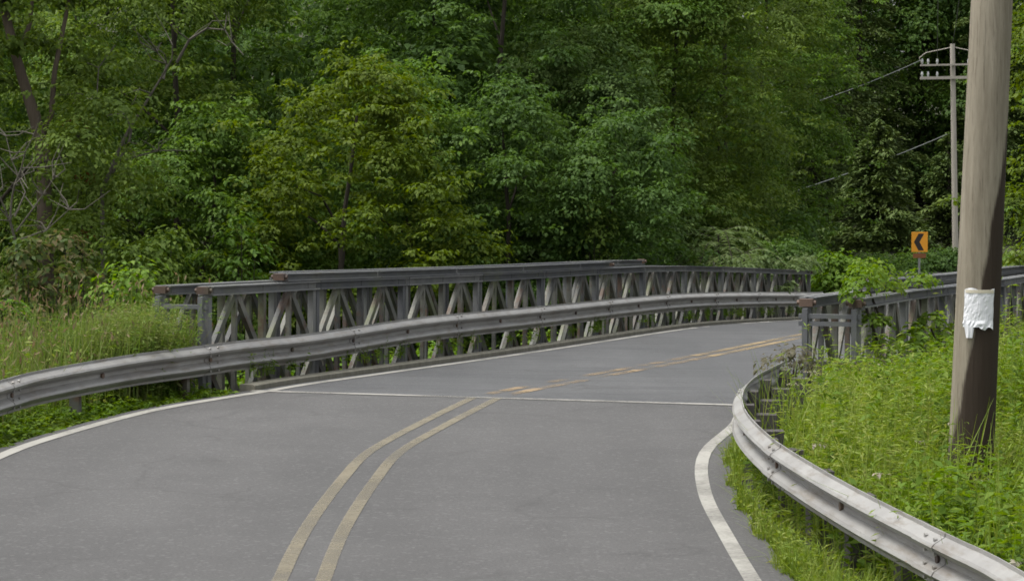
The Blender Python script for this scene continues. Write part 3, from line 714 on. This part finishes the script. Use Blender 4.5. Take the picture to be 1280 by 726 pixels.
conifer(1150, 127, 20, 3.8, 'darkest hemlock right behind the far utility pole', 203)
conifer(975, 112, 17, 3.4, 'hemlock half hidden behind the yellowish tree', 204)
conifer(1250, 122, 18, 3.2, 'hemlock showing between the two utility poles', 205)
conifer(1098, 86, 4.4, 1.9, 'short bushy hemlock low behind the vine covered truss', 206, nb=50)
conifer(1185, 110, 5.0, 1.7, 'short bushy hemlock between the chevron sign and the near pole', 207, nb=46)

# tree with the visible brown leaning trunk at far left, forked, its leaves high up
def trunk_tree():
    Y = 47.0; rng = np.random.default_rng(61); p = lambda px, py, dy=0: np.array([at(px, Y), Y + dy, zpix(py, Y)])
    b = p(57, 300); z = float(ground_z(np.array([b[0]]), np.array([Y]))[0]); root = empty('leaning_tree', (b[0], Y, z), 'brown forked trunk leaning at far left with leaves only near its top', 'tree')
    mb = MB(); mb.tube([(b[0] + .02, Y, z - .3), p(56, 260), p(55, 190), p(46, 150), p(36, 118), p(22, 70), p(8, 10), p(-12, -90), p(-30, -240)], [.17, .135, .125, .11, .095, .085, .075, .06, .03], 10)
    mb.tube([p(52, 175), p(66, 140), p(70, 90), p(85, 20), p(100, -80)], [.055, .05, .045, .035, .015], 8)
    mb.tube([p(24, 75), p(40, 30), p(48, -40)], [.05, .04, .015], 7)
    mb.build('trunk', M['bark_brown'], root, smooth=True); out = []
    for c in [p(-10, 40, .4), p(10, 10, -.3), p(45, -20, .2), p(70, 5, .5), p(95, -10, -.2), p(-25, 80, 0), p(20, 65, -.5), p(35, 62, .3), p(-20, -150), p(20, -180), p(-60, -220), p(90, -100), p(60, -160), p(5, 110, .6)]:
        out.append(blob_leaves(rng, c, rng.uniform(.35, .7), 170, .15))
    quads_obj('crown', np.concatenate(out), M['leaf_olive'], root)
trunk_tree()
def bare_tree(name, label, Y, paths, r0, mname, seed, twig=10):
    rng = np.random.default_rng(seed); p = lambda px, py, dy=0.: np.array([at(px, Y), Y + dy, zpix(py, Y)])
    b = p(*paths[0][0]); z = float(ground_z(np.array([b[0]]), np.array([Y]))[0]); root = empty(name, (b[0], Y, z), label, 'bare tree'); mb = MB()
    mb.tube([(b[0], Y, z - .2), (b[0], Y, (z + b[2]) / 2), b], [r0 * 1.2, r0 * 1.1, r0], 8)
    for j, path in enumerate(paths):
        pts = [p(x, y, (k * .12 if j % 2 else -k * .12)) for k, (x, y) in enumerate(path)]; pts = [q for q in cr(pts, .25)]; n = len(pts); r = r0 * (1 if j == 0 else .6)
        pts = [q + rng.normal(size=3) * .018 for q in pts]
        mb.tube(pts, [r * (1 - .85 * k / max(n - 1, 1)) + .005 for k in range(n)], 6)
        for _ in range(twig):
            i = rng.integers(1, n); a = pts[i]; d = rvec(rng, 1)[0]; d[2] = abs(d[2]) * .8; l = rng.uniform(.25, .8); mid = a + d * l * .5 + rng.normal(size=3) * .05
            mb.tube([a, mid, a + d * l + rng.normal(size=3) * .08], [.012, .009, .004], 5)
    mb.build('trunk', M[mname], root)
bare_tree('bare_tree', 'pale grey dead tree whose bare limbs slant up to the right at left', 46.5,
          [[(128, 240), (150, 190), (178, 140), (205, 100), (222, 75), (224, 58)], [(205, 100), (208, 80), (196, 66)], [(150, 200), (175, 195), (200, 188)], [(140, 215), (165, 160), (120, 120), (122, 85), (140, 55)], [(222, 78), (240, 50), (262, 36), (285, 40), (306, 70)]], .036, 'dead_wood', 71, 7)
bare_tree('bare_shrub', 'tangle of thin grey bare twigs at the left edge above brown leaves', 43.0,
          [[(20, 300), (15, 250), (30, 210), (50, 170)], [(20, 290), (40, 260), (62, 225)], [(15, 280), (0, 240), (-15, 190)], [(20, 270), (30, 240), (12, 200), (5, 170)], [(25, 300), (60, 285), (90, 262)]], .018, 'dead_wood', 72, 10)

def shrub(name, label, px, Y, ztop_py, hw, m, seed, n=14, leaf=.11, dens=520, zbot=None, cat='shrub', rc=.42, depth=.7, stems=True):
    """rounded bush: hw half width in metres, top at a photo row"""
    rng = np.random.default_rng(seed); x = at(px, Y); z = float(ground_z(np.array([x]), np.array([Y]))[0]) if zbot is None else zbot; zt_ = zpix(ztop_py, Y); H = max(zt_ - z, .3)
    root = empty(name, (x, Y, z), label, cat); out = []; mb = MB()
    for k in range(n):
        a = k * 2.399; t = (k + .5) / n; q = rc * rng.uniform(.6, 1.25); hgt = H * (.2 + .8 * t) - q * .5; r = hw * (1 - .75 * t ** 2) * math.sqrt(rng.random())
        c = np.array([x + r * math.cos(a), Y + depth * r * math.sin(a), z + max(hgt, .05)]); out.append(blob_leaves(rng, c, q, int(dens * q * q) + 30, leaf, flat=.7))
        if stems: mb.tube([(x + .1 * math.cos(a), Y + .1 * math.sin(a), z - .15), (x + .5 * (c[0] - x), Y + .5 * (c[1] - Y), z + hgt * .5), tuple(c)], [.02, .015, .006], 5)
    if stems: mb.build('stem', M['bark'], root)
    quads_obj('foliage', np.concatenate(out), M[m], root)
shrub('shrub', 'bright light green bush left of the end of the left truss', 158, 34, 326, .62, 'leaf_bright', 301, n=22, rc=.36, leaf=.10)
shrub('shrub', 'brown leaved dying bush below the bare twigs at the left edge', 40, 41, 292, 1.0, 'leaf_brown', 302, n=16, leaf=.13)
shrub('shrub', 'tan and green bush right of the brown dying bush', 95, 42, 285, .7, 'leaf_brown', 303, n=13, leaf=.12)
shrub('shrub', 'broad green bush filling the gap behind the tall grass at left', 185, 44, 285, 1.4, 'leaf_olive', 304, n=22, rc=.55)
shrub('shrub', 'slender light green sapling bush behind the start of the reinforced chord', 303, 45, 262, .5, 'leaf_mid', 305, n=16, rc=.36)
shrub('shrub', 'low dark bush behind the third truss panel', 380, 53, 318, 1.1, 'leaf_dark', 306, n=18, rc=.5)  # low bushes coloured dark in place of shade from overhanging crowns
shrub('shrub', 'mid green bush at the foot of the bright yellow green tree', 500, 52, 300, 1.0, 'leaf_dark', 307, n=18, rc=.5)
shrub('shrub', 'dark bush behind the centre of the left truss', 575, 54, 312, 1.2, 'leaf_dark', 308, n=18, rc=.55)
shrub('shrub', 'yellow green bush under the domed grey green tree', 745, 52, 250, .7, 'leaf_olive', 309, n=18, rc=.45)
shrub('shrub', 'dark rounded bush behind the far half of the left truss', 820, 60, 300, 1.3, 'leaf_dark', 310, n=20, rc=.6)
shrub('shrub', 'light green bush on the verge between the two truss lines beyond the bridge', 1050, 66, 318, 1.1, 'leaf_bright', 311, n=18, rc=.45, leaf=.13)
shrub('shrub', 'shady bush beneath the hemlocks at the bend of the road', 990, 70, 300, 1.5, 'leaf_dark', 312, n=20, rc=.6)
shrub('shrub', 'red leaved sprig among the bare branches at left', 106, 47.5, 112, .24, 'leaf_red', 313, n=5, rc=.22, leaf=.10)
shrub('shrub', 'olive bush under the bright tree at the right edge', 1275, 50, 300, 1.0, 'leaf_olive', 314, n=16, rc=.5)
shrub('shrub', 'dark low bush on the verge left of the chevron sign post', 1085, 76, 322, 1.5, 'leaf_dark', 321, n=20, rc=.55)
shrub('shrub', 'dark low bush directly behind the chevron sign post', 1140, 79, 316, 1.6, 'leaf_mid', 322, n=22, rc=.55)
shrub('shrub', 'dark low bush between the chevron sign and the near pole', 1190, 78, 312, 1.5, 'leaf_dark', 323, n=20, rc=.55)
shrub('shrub', 'green bush beyond the right truss at the right picture edge', 1262, 66, 318, 1.2, 'leaf_mid', 324, n=18, rc=.5)
# vines on the trusses
def vine(label, boxes, m, seed, leaf=.10):
    """boxes: list of (s, w, z above chord, radius)"""
    rng = np.random.default_rng(seed); s0, w0, z0, _ = boxes[0]; x, y = bw(s0, w0); root = empty('vine', (x, y, chord_z(s0) - 1.6), label, 'vine'); out = []; mb = MB(); pts = []
    for s, w, dz, r in boxes:
        x, y = bw(s, w); c = np.array([x, y, chord_z(s) + dz]); out.append(blob_leaves(rng, c, r, int(560 * r * r * (.10 / leaf) ** 1.6) + 50, leaf, flat=.75)); pts.append(c)
    x, y = bw(s0, w0); mb.tube([(x, y, chord_z(s0) - 2.2)] + pts, .012, 5); mb.build('stem', M['bark'], root); quads_obj('foliage', np.concatenate(out), M[m], root)
vine('leafy vine heaped over the near end of the right truss', [(-.1, 6.5, .0, .15), (.3, 6.5, .06, .23), (.2, 6.62, -.25, .13), (.5, 6.66, -.5, .20), (.9, 6.62, -.28, .12), (.6, 6.5, .12, .25), (1.0, 6.45, .16, .25), (1.5, 6.5, .11, .23), (2.0, 6.5, .04, .18), (2.5, 6.5, .0, .12), (.3, 6.55, -.22, .10)], 'herb', 401, .06)
vine('small round vine tuft on the right truss beside the near pole', [(4.6, 6.52, -.6, .16), (4.5, 6.45, .02, .16), (4.9, 6.4, .06, .18), (5.3, 6.45, .04, .14)], 'herb', 402, .06)
vine('pale vine draped over the far end of the left truss', [(29.0, -.4, -.1, .35), (30, -.4, .05, .35), (31, -.3, .0, .33), (31.6, .1, .0, .3), (32.6, .0, .1, .35), (33.4, .0, .02, .4), (29.5, .12, -.5, .22), (30.5, .12, -.4, .2), (31.6, .15, -.7, .2), (32, .3, -.75, .2), (28, -.5, .0, .3)], 'fern_pale', 403, .12)
vine('dark green creeper climbing the outer posts of the right truss', [(.6, 6.7, -.75, .22), (1.2, 6.7, -.8, .32), (2.0, 6.7, -.65, .3), (2.7, 6.65, -.5, .2), (4.0, 6.65, -.4, .2), (4.5, 6.75, -.8, .35), (5.3, 6.7, -.65, .3), (6.2, 6.75, -.8, .35), (7.2, 6.7, -.85, .35), (3.4, 6.7, -.95, .3)], 'herb', 404)
# sumac with feathery fronds
def sumac(label, px, Y, py, R, n, m, seed, zb, name='sumac_bush', leaf=.16, droop=.55):
    rng = np.random.default_rng(seed); x = at(px, Y); zt_ = zpix(py, Y); root = empty(name, (x, Y, zb), label, 'shrub'); out = []; mb = MB()
    mb.tube([(x, Y, zb - .2), (x + .04, Y, (zb + zt_) / 2), (x, Y, zt_ - .3)], [.035, .028, .018], 6)
    for k in range(n):
        a = k * 2.399 + rng.normal() * .3; L = R * rng.uniform(.7, 1.1); h0 = zt_ - .3 - (k / n) * .5 * R; m_ = 17; u = np.linspace(.12, 1, m_)
        ca, sa = math.cos(a), math.sin(a); px_ = x + ca * L * u; py_ = Y + sa * L * u; pz = h0 + L * (.75 * u - droop * 1.9 * u * u + .02)
        mb.tube([(x, Y, h0)] + [(px_[i], py_[i], pz[i]) for i in range(0, m_, 4)], .007, 4)
        for sd in (-1, 1):
            ll = leaf * (1 - .45 * abs(2 * u - .9)); T_ = np.c_[-sa * sd + ca * .45, ca * sd + sa * .45, np.full(m_, -.25)] * np.ones((m_, 1)) if False else np.c_[np.full(m_, -sa * sd + ca * .45), np.full(m_, ca * sd + sa * .45), np.full(m_, -.3)]
            P = np.c_[px_, py_, pz] + nrm(T_) * (ll * .5)[:, None]; Nn = np.array([0, 0, 1.]) + rng.normal(size=(m_, 3)) * .25
            out.append(leaf_quads(P, Nn, T_, ll, ll * .30))
    mb.build('stem', M['bark'], root); quads_obj('foliage', np.concatenate(out), M[m], root)
shrub('shrub', 'dry grey brown weed clump at the far tip of the right guardrail', 990, 24.2, 432, .32, 'dry', 316, n=12, rc=.2, leaf=.06, dens=900)
sumac('pale feathery sumac bush rising behind the far part of the left truss', 898, 57, 276, 1.35, 18, 'fern_pale', 501, -2.2, leaf=.24)
sumac('second pale sumac bush just right of the taller one', 930, 56, 300, 1.0, 13, 'fern_pale', 502, -2.0, leaf=.22)
for k, (px, Y, py) in enumerate(((1168, 24.2, 425), (1062, 24.6, 412), (1110, 24.0, 412))):
    sumac(['light green fern like plant between the right truss and the near pole', 'ferny plant under the end bar of the right truss', 'ferny plant in front of the outer posts of the right truss'][k], px, Y, py, .34, 12, 'leaf_bright', 510 + k, float(ground_z(np.array([at(px, Y)]), np.array([Y]))[0]), 'fern_plant', leaf=.085)
sumac('big leaved bright plant poking in at the left picture edge', 0, 33, 348, .42, 9, 'leaf_bright', 520, float(ground_z(np.array([at(0, 33)]), np.array([33.]))[0]), 'fern_plant', leaf=.16)

# far woods closing the view, and dark undergrowth below the crowns: uncountable masses
def mass(name, label, spots, m, seed, leaf, dens):
    rng = np.random.default_rng(seed); out = []
    for x, y, z, r in spots: out.append(blob_leaves(rng, np.array([x, y, z]), r, int(dens * r * r), leaf, flat=.8))
    o = quads_obj(name, np.concatenate(out), M[m]); tag(o, label, 'woodland' if 'wood' in name else 'undergrowth', kind='stuff')
rng = np.random.default_rng(9); sp = []; sq = []
for k in range(900):
    Y = rng.uniform(72, 125); px = rng.uniform(-160, 1420)
    if k % 4 == 0: px = rng.uniform(920, 1420)
    if px > 930: Y = rng.uniform(122, 142)
    x = at(px, Y); g_ = float(ground_z(np.array([x]), np.array([Y]))[0]); sp.append((x, Y, g_ + rng.uniform(.3, max(2.0, 11.5 * Y / 90 - g_ * .7)), rng.uniform(.9, 1.9)))
for k in range(800):
    Y = rng.uniform(57, 74) if k < 420 else rng.uniform(46, 66); px = rng.uniform(-120, 640) if k < 420 else rng.uniform(-1500, -100); x = at(px, Y); g_ = float(ground_z(np.array([x]), np.array([Y]))[0]); sp.append((x, Y, g_ + rng.uniform(.3, max(1.5, 9 - g_)), rng.uniform(.7, 1.3)))
for k in range(300):
    px = rng.uniform(560, 1400); Y = rng.uniform(95, 140) if px < 880 else rng.uniform(124, 146); x = at(px, Y); sq.append((x, Y, rng.uniform(0, 13), rng.uniform(1.2, 2.2)))
mass('distant_woods', 'lighter green mass of forest rising at the back right beyond the road bend', sq, 'leaf_mid', 13, .22, 170)
mass('distant_woods', 'dark mass of forest filling the slope behind the nearer trees', sp, 'leaf_dark', 10, .22, 170)
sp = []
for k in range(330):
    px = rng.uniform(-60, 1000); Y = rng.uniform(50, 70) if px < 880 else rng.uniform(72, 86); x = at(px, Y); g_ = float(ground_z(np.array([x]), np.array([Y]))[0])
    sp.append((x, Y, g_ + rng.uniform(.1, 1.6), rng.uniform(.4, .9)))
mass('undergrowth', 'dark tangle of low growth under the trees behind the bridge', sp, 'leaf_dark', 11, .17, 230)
sp = []
for k in range(170):
    s = rng.uniform(.5, 33); w = -rng.uniform(.9, 3.6); x, y = bw(s, w); r = rng.uniform(.25, .5)
    sp.append((x, y, float(deck(s)) + rng.uniform(-1.5, -.22) - .1, r))
mass('bank_undergrowth', 'green growth rising outside the left truss and showing between its posts', sp, 'leaf_bright', 12, .11, 420)

# ------------------------------------------------------------------ grasses and weeds
def blades(rng, P, h, w, lean=.35):
    """two quads per blade: bent, tapering"""
    n = len(P); a = rng.random(n) * 2 * math.pi; d = np.c_[np.cos(a), np.sin(a), np.zeros(n)]; sd = np.c_[-np.sin(a), np.cos(a), np.zeros(n)]
    ln = (np.abs(rng.normal(size=n)) * lean * h)[:, None]; h = h[:, None]; w = np.broadcast_to(w, (n,))[:, None]; up = np.array([0, 0, 1.])
    m = P + up * h * .55 + d * ln * .3; t = P + up * h * (1 - .12 * (ln / h) ** 2) + d * ln
    q1 = np.stack([P - sd * w / 2, P + sd * w / 2, m + sd * w * .42, m - sd * w * .42], 1); q2 = np.stack([m - sd * w * .42, m + sd * w * .42, t + sd * w * .06, t - sd * w * .06], 1)
    return np.concatenate([q1, q2]), t
def weeds(rng, P, h, nleaf, L, narrow=.3):
    """leafy stems"""
    st, t = blades(rng, P, h, .008, .22); out = [st]; n = len(P); u = rng.uniform(.15, 1.0, (n, nleaf)); base = P[:, None] + (t - P)[:, None] * u[..., None]
    a = rng.random((n, nleaf)) * 2 * math.pi; el = rng.uniform(-.1, .95, (n, nleaf)); T_ = np.stack([np.cos(a) * np.cos(el), np.sin(a) * np.cos(el), np.sin(el)], -1)
    l = L * rng.uniform(.6, 1.3, (n, nleaf)) * (1.15 - .55 * u); c = base + T_ * (l * .5)[..., None]
    Nn = np.array([0, 0, 1.]) + rng.normal(size=(n * nleaf, 3)) * .35
    out.append(leaf_quads(c.reshape(-1, 3), Nn, T_.reshape(-1, 3), l.ravel(), l.ravel() * narrow)); return np.concatenate(out)
def scatter(rng, n, x0, x1, y0, y1, ok):
    x = rng.uniform(x0, x1, n); y = rng.uniform(y0, y1, n); k = ok(x, y); x, y = x[k], y[k]; return np.c_[x, y, ground_z(x, y)]
def clumpy(P, sc=1.1, ph=0): return .5 + .5 * np.sin(P[:, 0] * 2.1 * sc + 1.7 * np.sin(P[:, 1] * 1.3 * sc + ph)) * np.sin(P[:, 1] * 1.9 * sc + 1.1 * np.sin(P[:, 0] * 1.6 * sc))
xrail = lambda y: np.interp(y, PRr[:, 1], PRr[:, 0])
rng = np.random.default_rng(21)
okR = lambda x, y: (x > xrail(y) + .07) & (sw(x, y)[1] > np.where(sw(x, y)[0] > -.6, 6.75, -99)) & (np.hypot(x - pxn, y - PYN) > .2)
P = scatter(rng, 12500, 1.7, 7.5, 9.5, 31, okR); hR = (1 + .35 * sstep(3.2, 4.2, P[:, 0])) * (.46 + .62 * clumpy(P) * rng.uniform(.5, 1.25, len(P))) * (1 - .42 * sstep(21.5, 24.5, P[:, 1]) * (P[:, 0] < 4.2)) * np.where((P[:, 1] > 17.5) & (P[:, 0] - xrail(P[:, 1]) < .45), .55, 1.0) * np.where(P[:, 0] - xrail(P[:, 1]) < .4, .8, 1.0)
kk = clumpy(P, .8, 3) + rng.normal(size=len(P)) * .15 - .12 * (P[:, 1] > 19) > .50
tag(quads_obj('broad_weeds', weeds(rng, P[kk], hR[kk] * .95, 17, .115, .42), M['herb']), 'patches of darker broad leaved weeds behind the right guardrail', 'weeds', kind='stuff')
P, hR = P[~kk], hR[~kk]
tag(quads_obj('weeds', weeds(rng, P, hR, 24, .105, .19), M['weed']), 'dense light green leafy weeds behind the right guardrail', 'weeds', kind='stuff')
P = scatter(rng, 9000, 1.7, 7.5, 9.5, 30, okR); V, _ = blades(rng, P, rng.uniform(.35, 1.0, len(P)) * (1 - .5 * sstep(21, 24, P[:, 1]) * (P[:, 0] < 4.2)), .010)
tag(quads_obj('grass', V, M['weed']), 'thin grass blades among the weeds behind the right guardrail', 'grass', kind='stuff')
P = scatter(rng, 70, 1.9, 6, 11, 25, okR); out = []
for c in P: out.append(blob_leaves(rng, c + np.array([0, 0, rng.uniform(.42, .62)]), .05, 12, .032, flat=.4))
tag(quads_obj('wildflowers', np.concatenate(out), M['wildflower']), 'small dull whitish flower heads scattered in the right weeds', 'wildflowers', kind='stuff')
okS = lambda x, y: (x > xr(y) - .02 + .05 * np.sin(y * 5)) & (x < xrail(y) - .02)
P = scatter(rng, 60000, 1.4, 2.9, 9, 23.5, okS); V, _ = blades(rng, P, rng.uniform(.08, .30, len(P)) * (.5 + .7 * clumpy(P, 1.6)), .007, .5)
W1 = weeds(rng, P[:1100], rng.uniform(.10, .26, 1100), 9, .06, .35)
tag(quads_obj('grass', np.concatenate([V, W1]), M['weed']), 'fresh green grass strip between the right lane and its guardrail', 'grass', kind='stuff')
xlr = lambda y: np.interp(y, PLr[:, 1], PLr[:, 0])
okL = lambda x, y: (x < xl(y) + .04 * np.sin(y * 6)) & (x > xl(y) - 1.5) & (sw(x, y)[1] < np.where(sw(x, y)[0] > -.2, -.9, 9)) & (sw(x, y)[0] < 1.2)
P = scatter(rng, 52000, -7, -2.2, 7, 28, okL); near = np.clip((xl(P[:, 1]) - P[:, 0]) / .6, .25, 1); P = P[rng.random(len(P)) < .5]; near = np.clip((xl(P[:, 1]) - P[:, 0]) / .6, .3, 1)
tag(quads_obj('herbs', weeds(rng, P, near * rng.uniform(.10, .30, len(P)) * (.5 + .8 * clumpy(P, 1.5)), 8, .075, .55), M['herb']), 'low broad leaved green plants along the left road edge under the guardrail', 'ground cover', kind='stuff')
okT = lambda x, y: (x < xlr(y) - .15) & (sw(x, y)[1] < np.where(sw(x, y)[0] > -.3, -.62, -.25)) & (sw(x, y)[0] < 16)
P = np.vstack([scatter(rng, 46000, -14, -2.8, 20, 42, okT), scatter(rng, 16000, -12, -4.4, 8, 20, okT), scatter(rng, 14000, -26, -14, 14, 46, okT)])
hT = rng.uniform(.55, 1.2, len(P)) * (.65 + .5 * clumpy(P, .7, 2)); V, tt = blades(rng, P, hT, .012, .3)
k = rng.random(len(P)) < .5; hd = leaf_quads(tt[k], rng.normal(size=(k.sum(), 3)), np.array([0, 0, 1.]) + rng.normal(size=(k.sum(), 3)) * .3, rng.uniform(.05, .11, k.sum()), .022)
tag(quads_obj('seed_heads', hd, M['seed_head']), 'brownish seed heads topping the tall grass behind the left guardrail', 'grass', kind='stuff')
tag(quads_obj('tall_grass', V, M['tall_grass']), 'tall seeding grass tinged brown behind the left guardrail', 'grass', kind='stuff')
Pe = np.array([(*bw(s, w), 0.) for s, w in zip(rng.uniform(-1.6, -.16, 900), rng.uniform(-1.1, -.10, 900))]); Pe[:, 2] = ground_z(Pe[:, 0], Pe[:, 1])
Pq = np.array([(*bw(s, w), 0.) for s, w in zip(rng.uniform(-1.3, -.2, 700), rng.uniform(-.75, -.03, 700))]); Pq[:, 2] = ground_z(Pq[:, 0], Pq[:, 1])
Vq = weeds(rng, Pq, rng.uniform(.6, 1.0, 700), 16, .09, .2)
V, tt = blades(rng, Pe, rng.uniform(.55, .98, 900), .013, .2); V2 = weeds(rng, Pe[:420], rng.uniform(.5, .9, 420), 14, .10, .22)
tag(quads_obj('tall_grass', np.concatenate([V, V2, Vq]), M['tall_grass']), 'tall weedy grass crowding the near end of the left truss', 'grass', kind='stuff')
P = scatter(rng, 7000, -14, -2.8, 20, 42, okT)
tag(quads_obj('weeds', weeds(rng, P, rng.uniform(.4, .95, len(P)) * (.5 + .7 * clumpy(P, .9)), 13, .11, .3), M['weed']), 'green leafy weeds mixed into the tall grass on the left bank', 'weeds', kind='stuff')
# tufts sprouting along the kerb on the bridge
P = np.array([(*bw(s, rng.uniform(.30, .36)), float(deck(s)) + .10) for s in rng.uniform(.3, 33, 420) if math.sin(s * 1.9) + math.sin(s * 4.1) > -.1])
tag(quads_obj('kerb_weeds', weeds(rng, P, rng.uniform(.10, .28, len(P)), 8, .06, .4), M['herb']), 'little weeds sprouting along the bridge kerb under the left guardrail', 'weeds', kind='stuff')
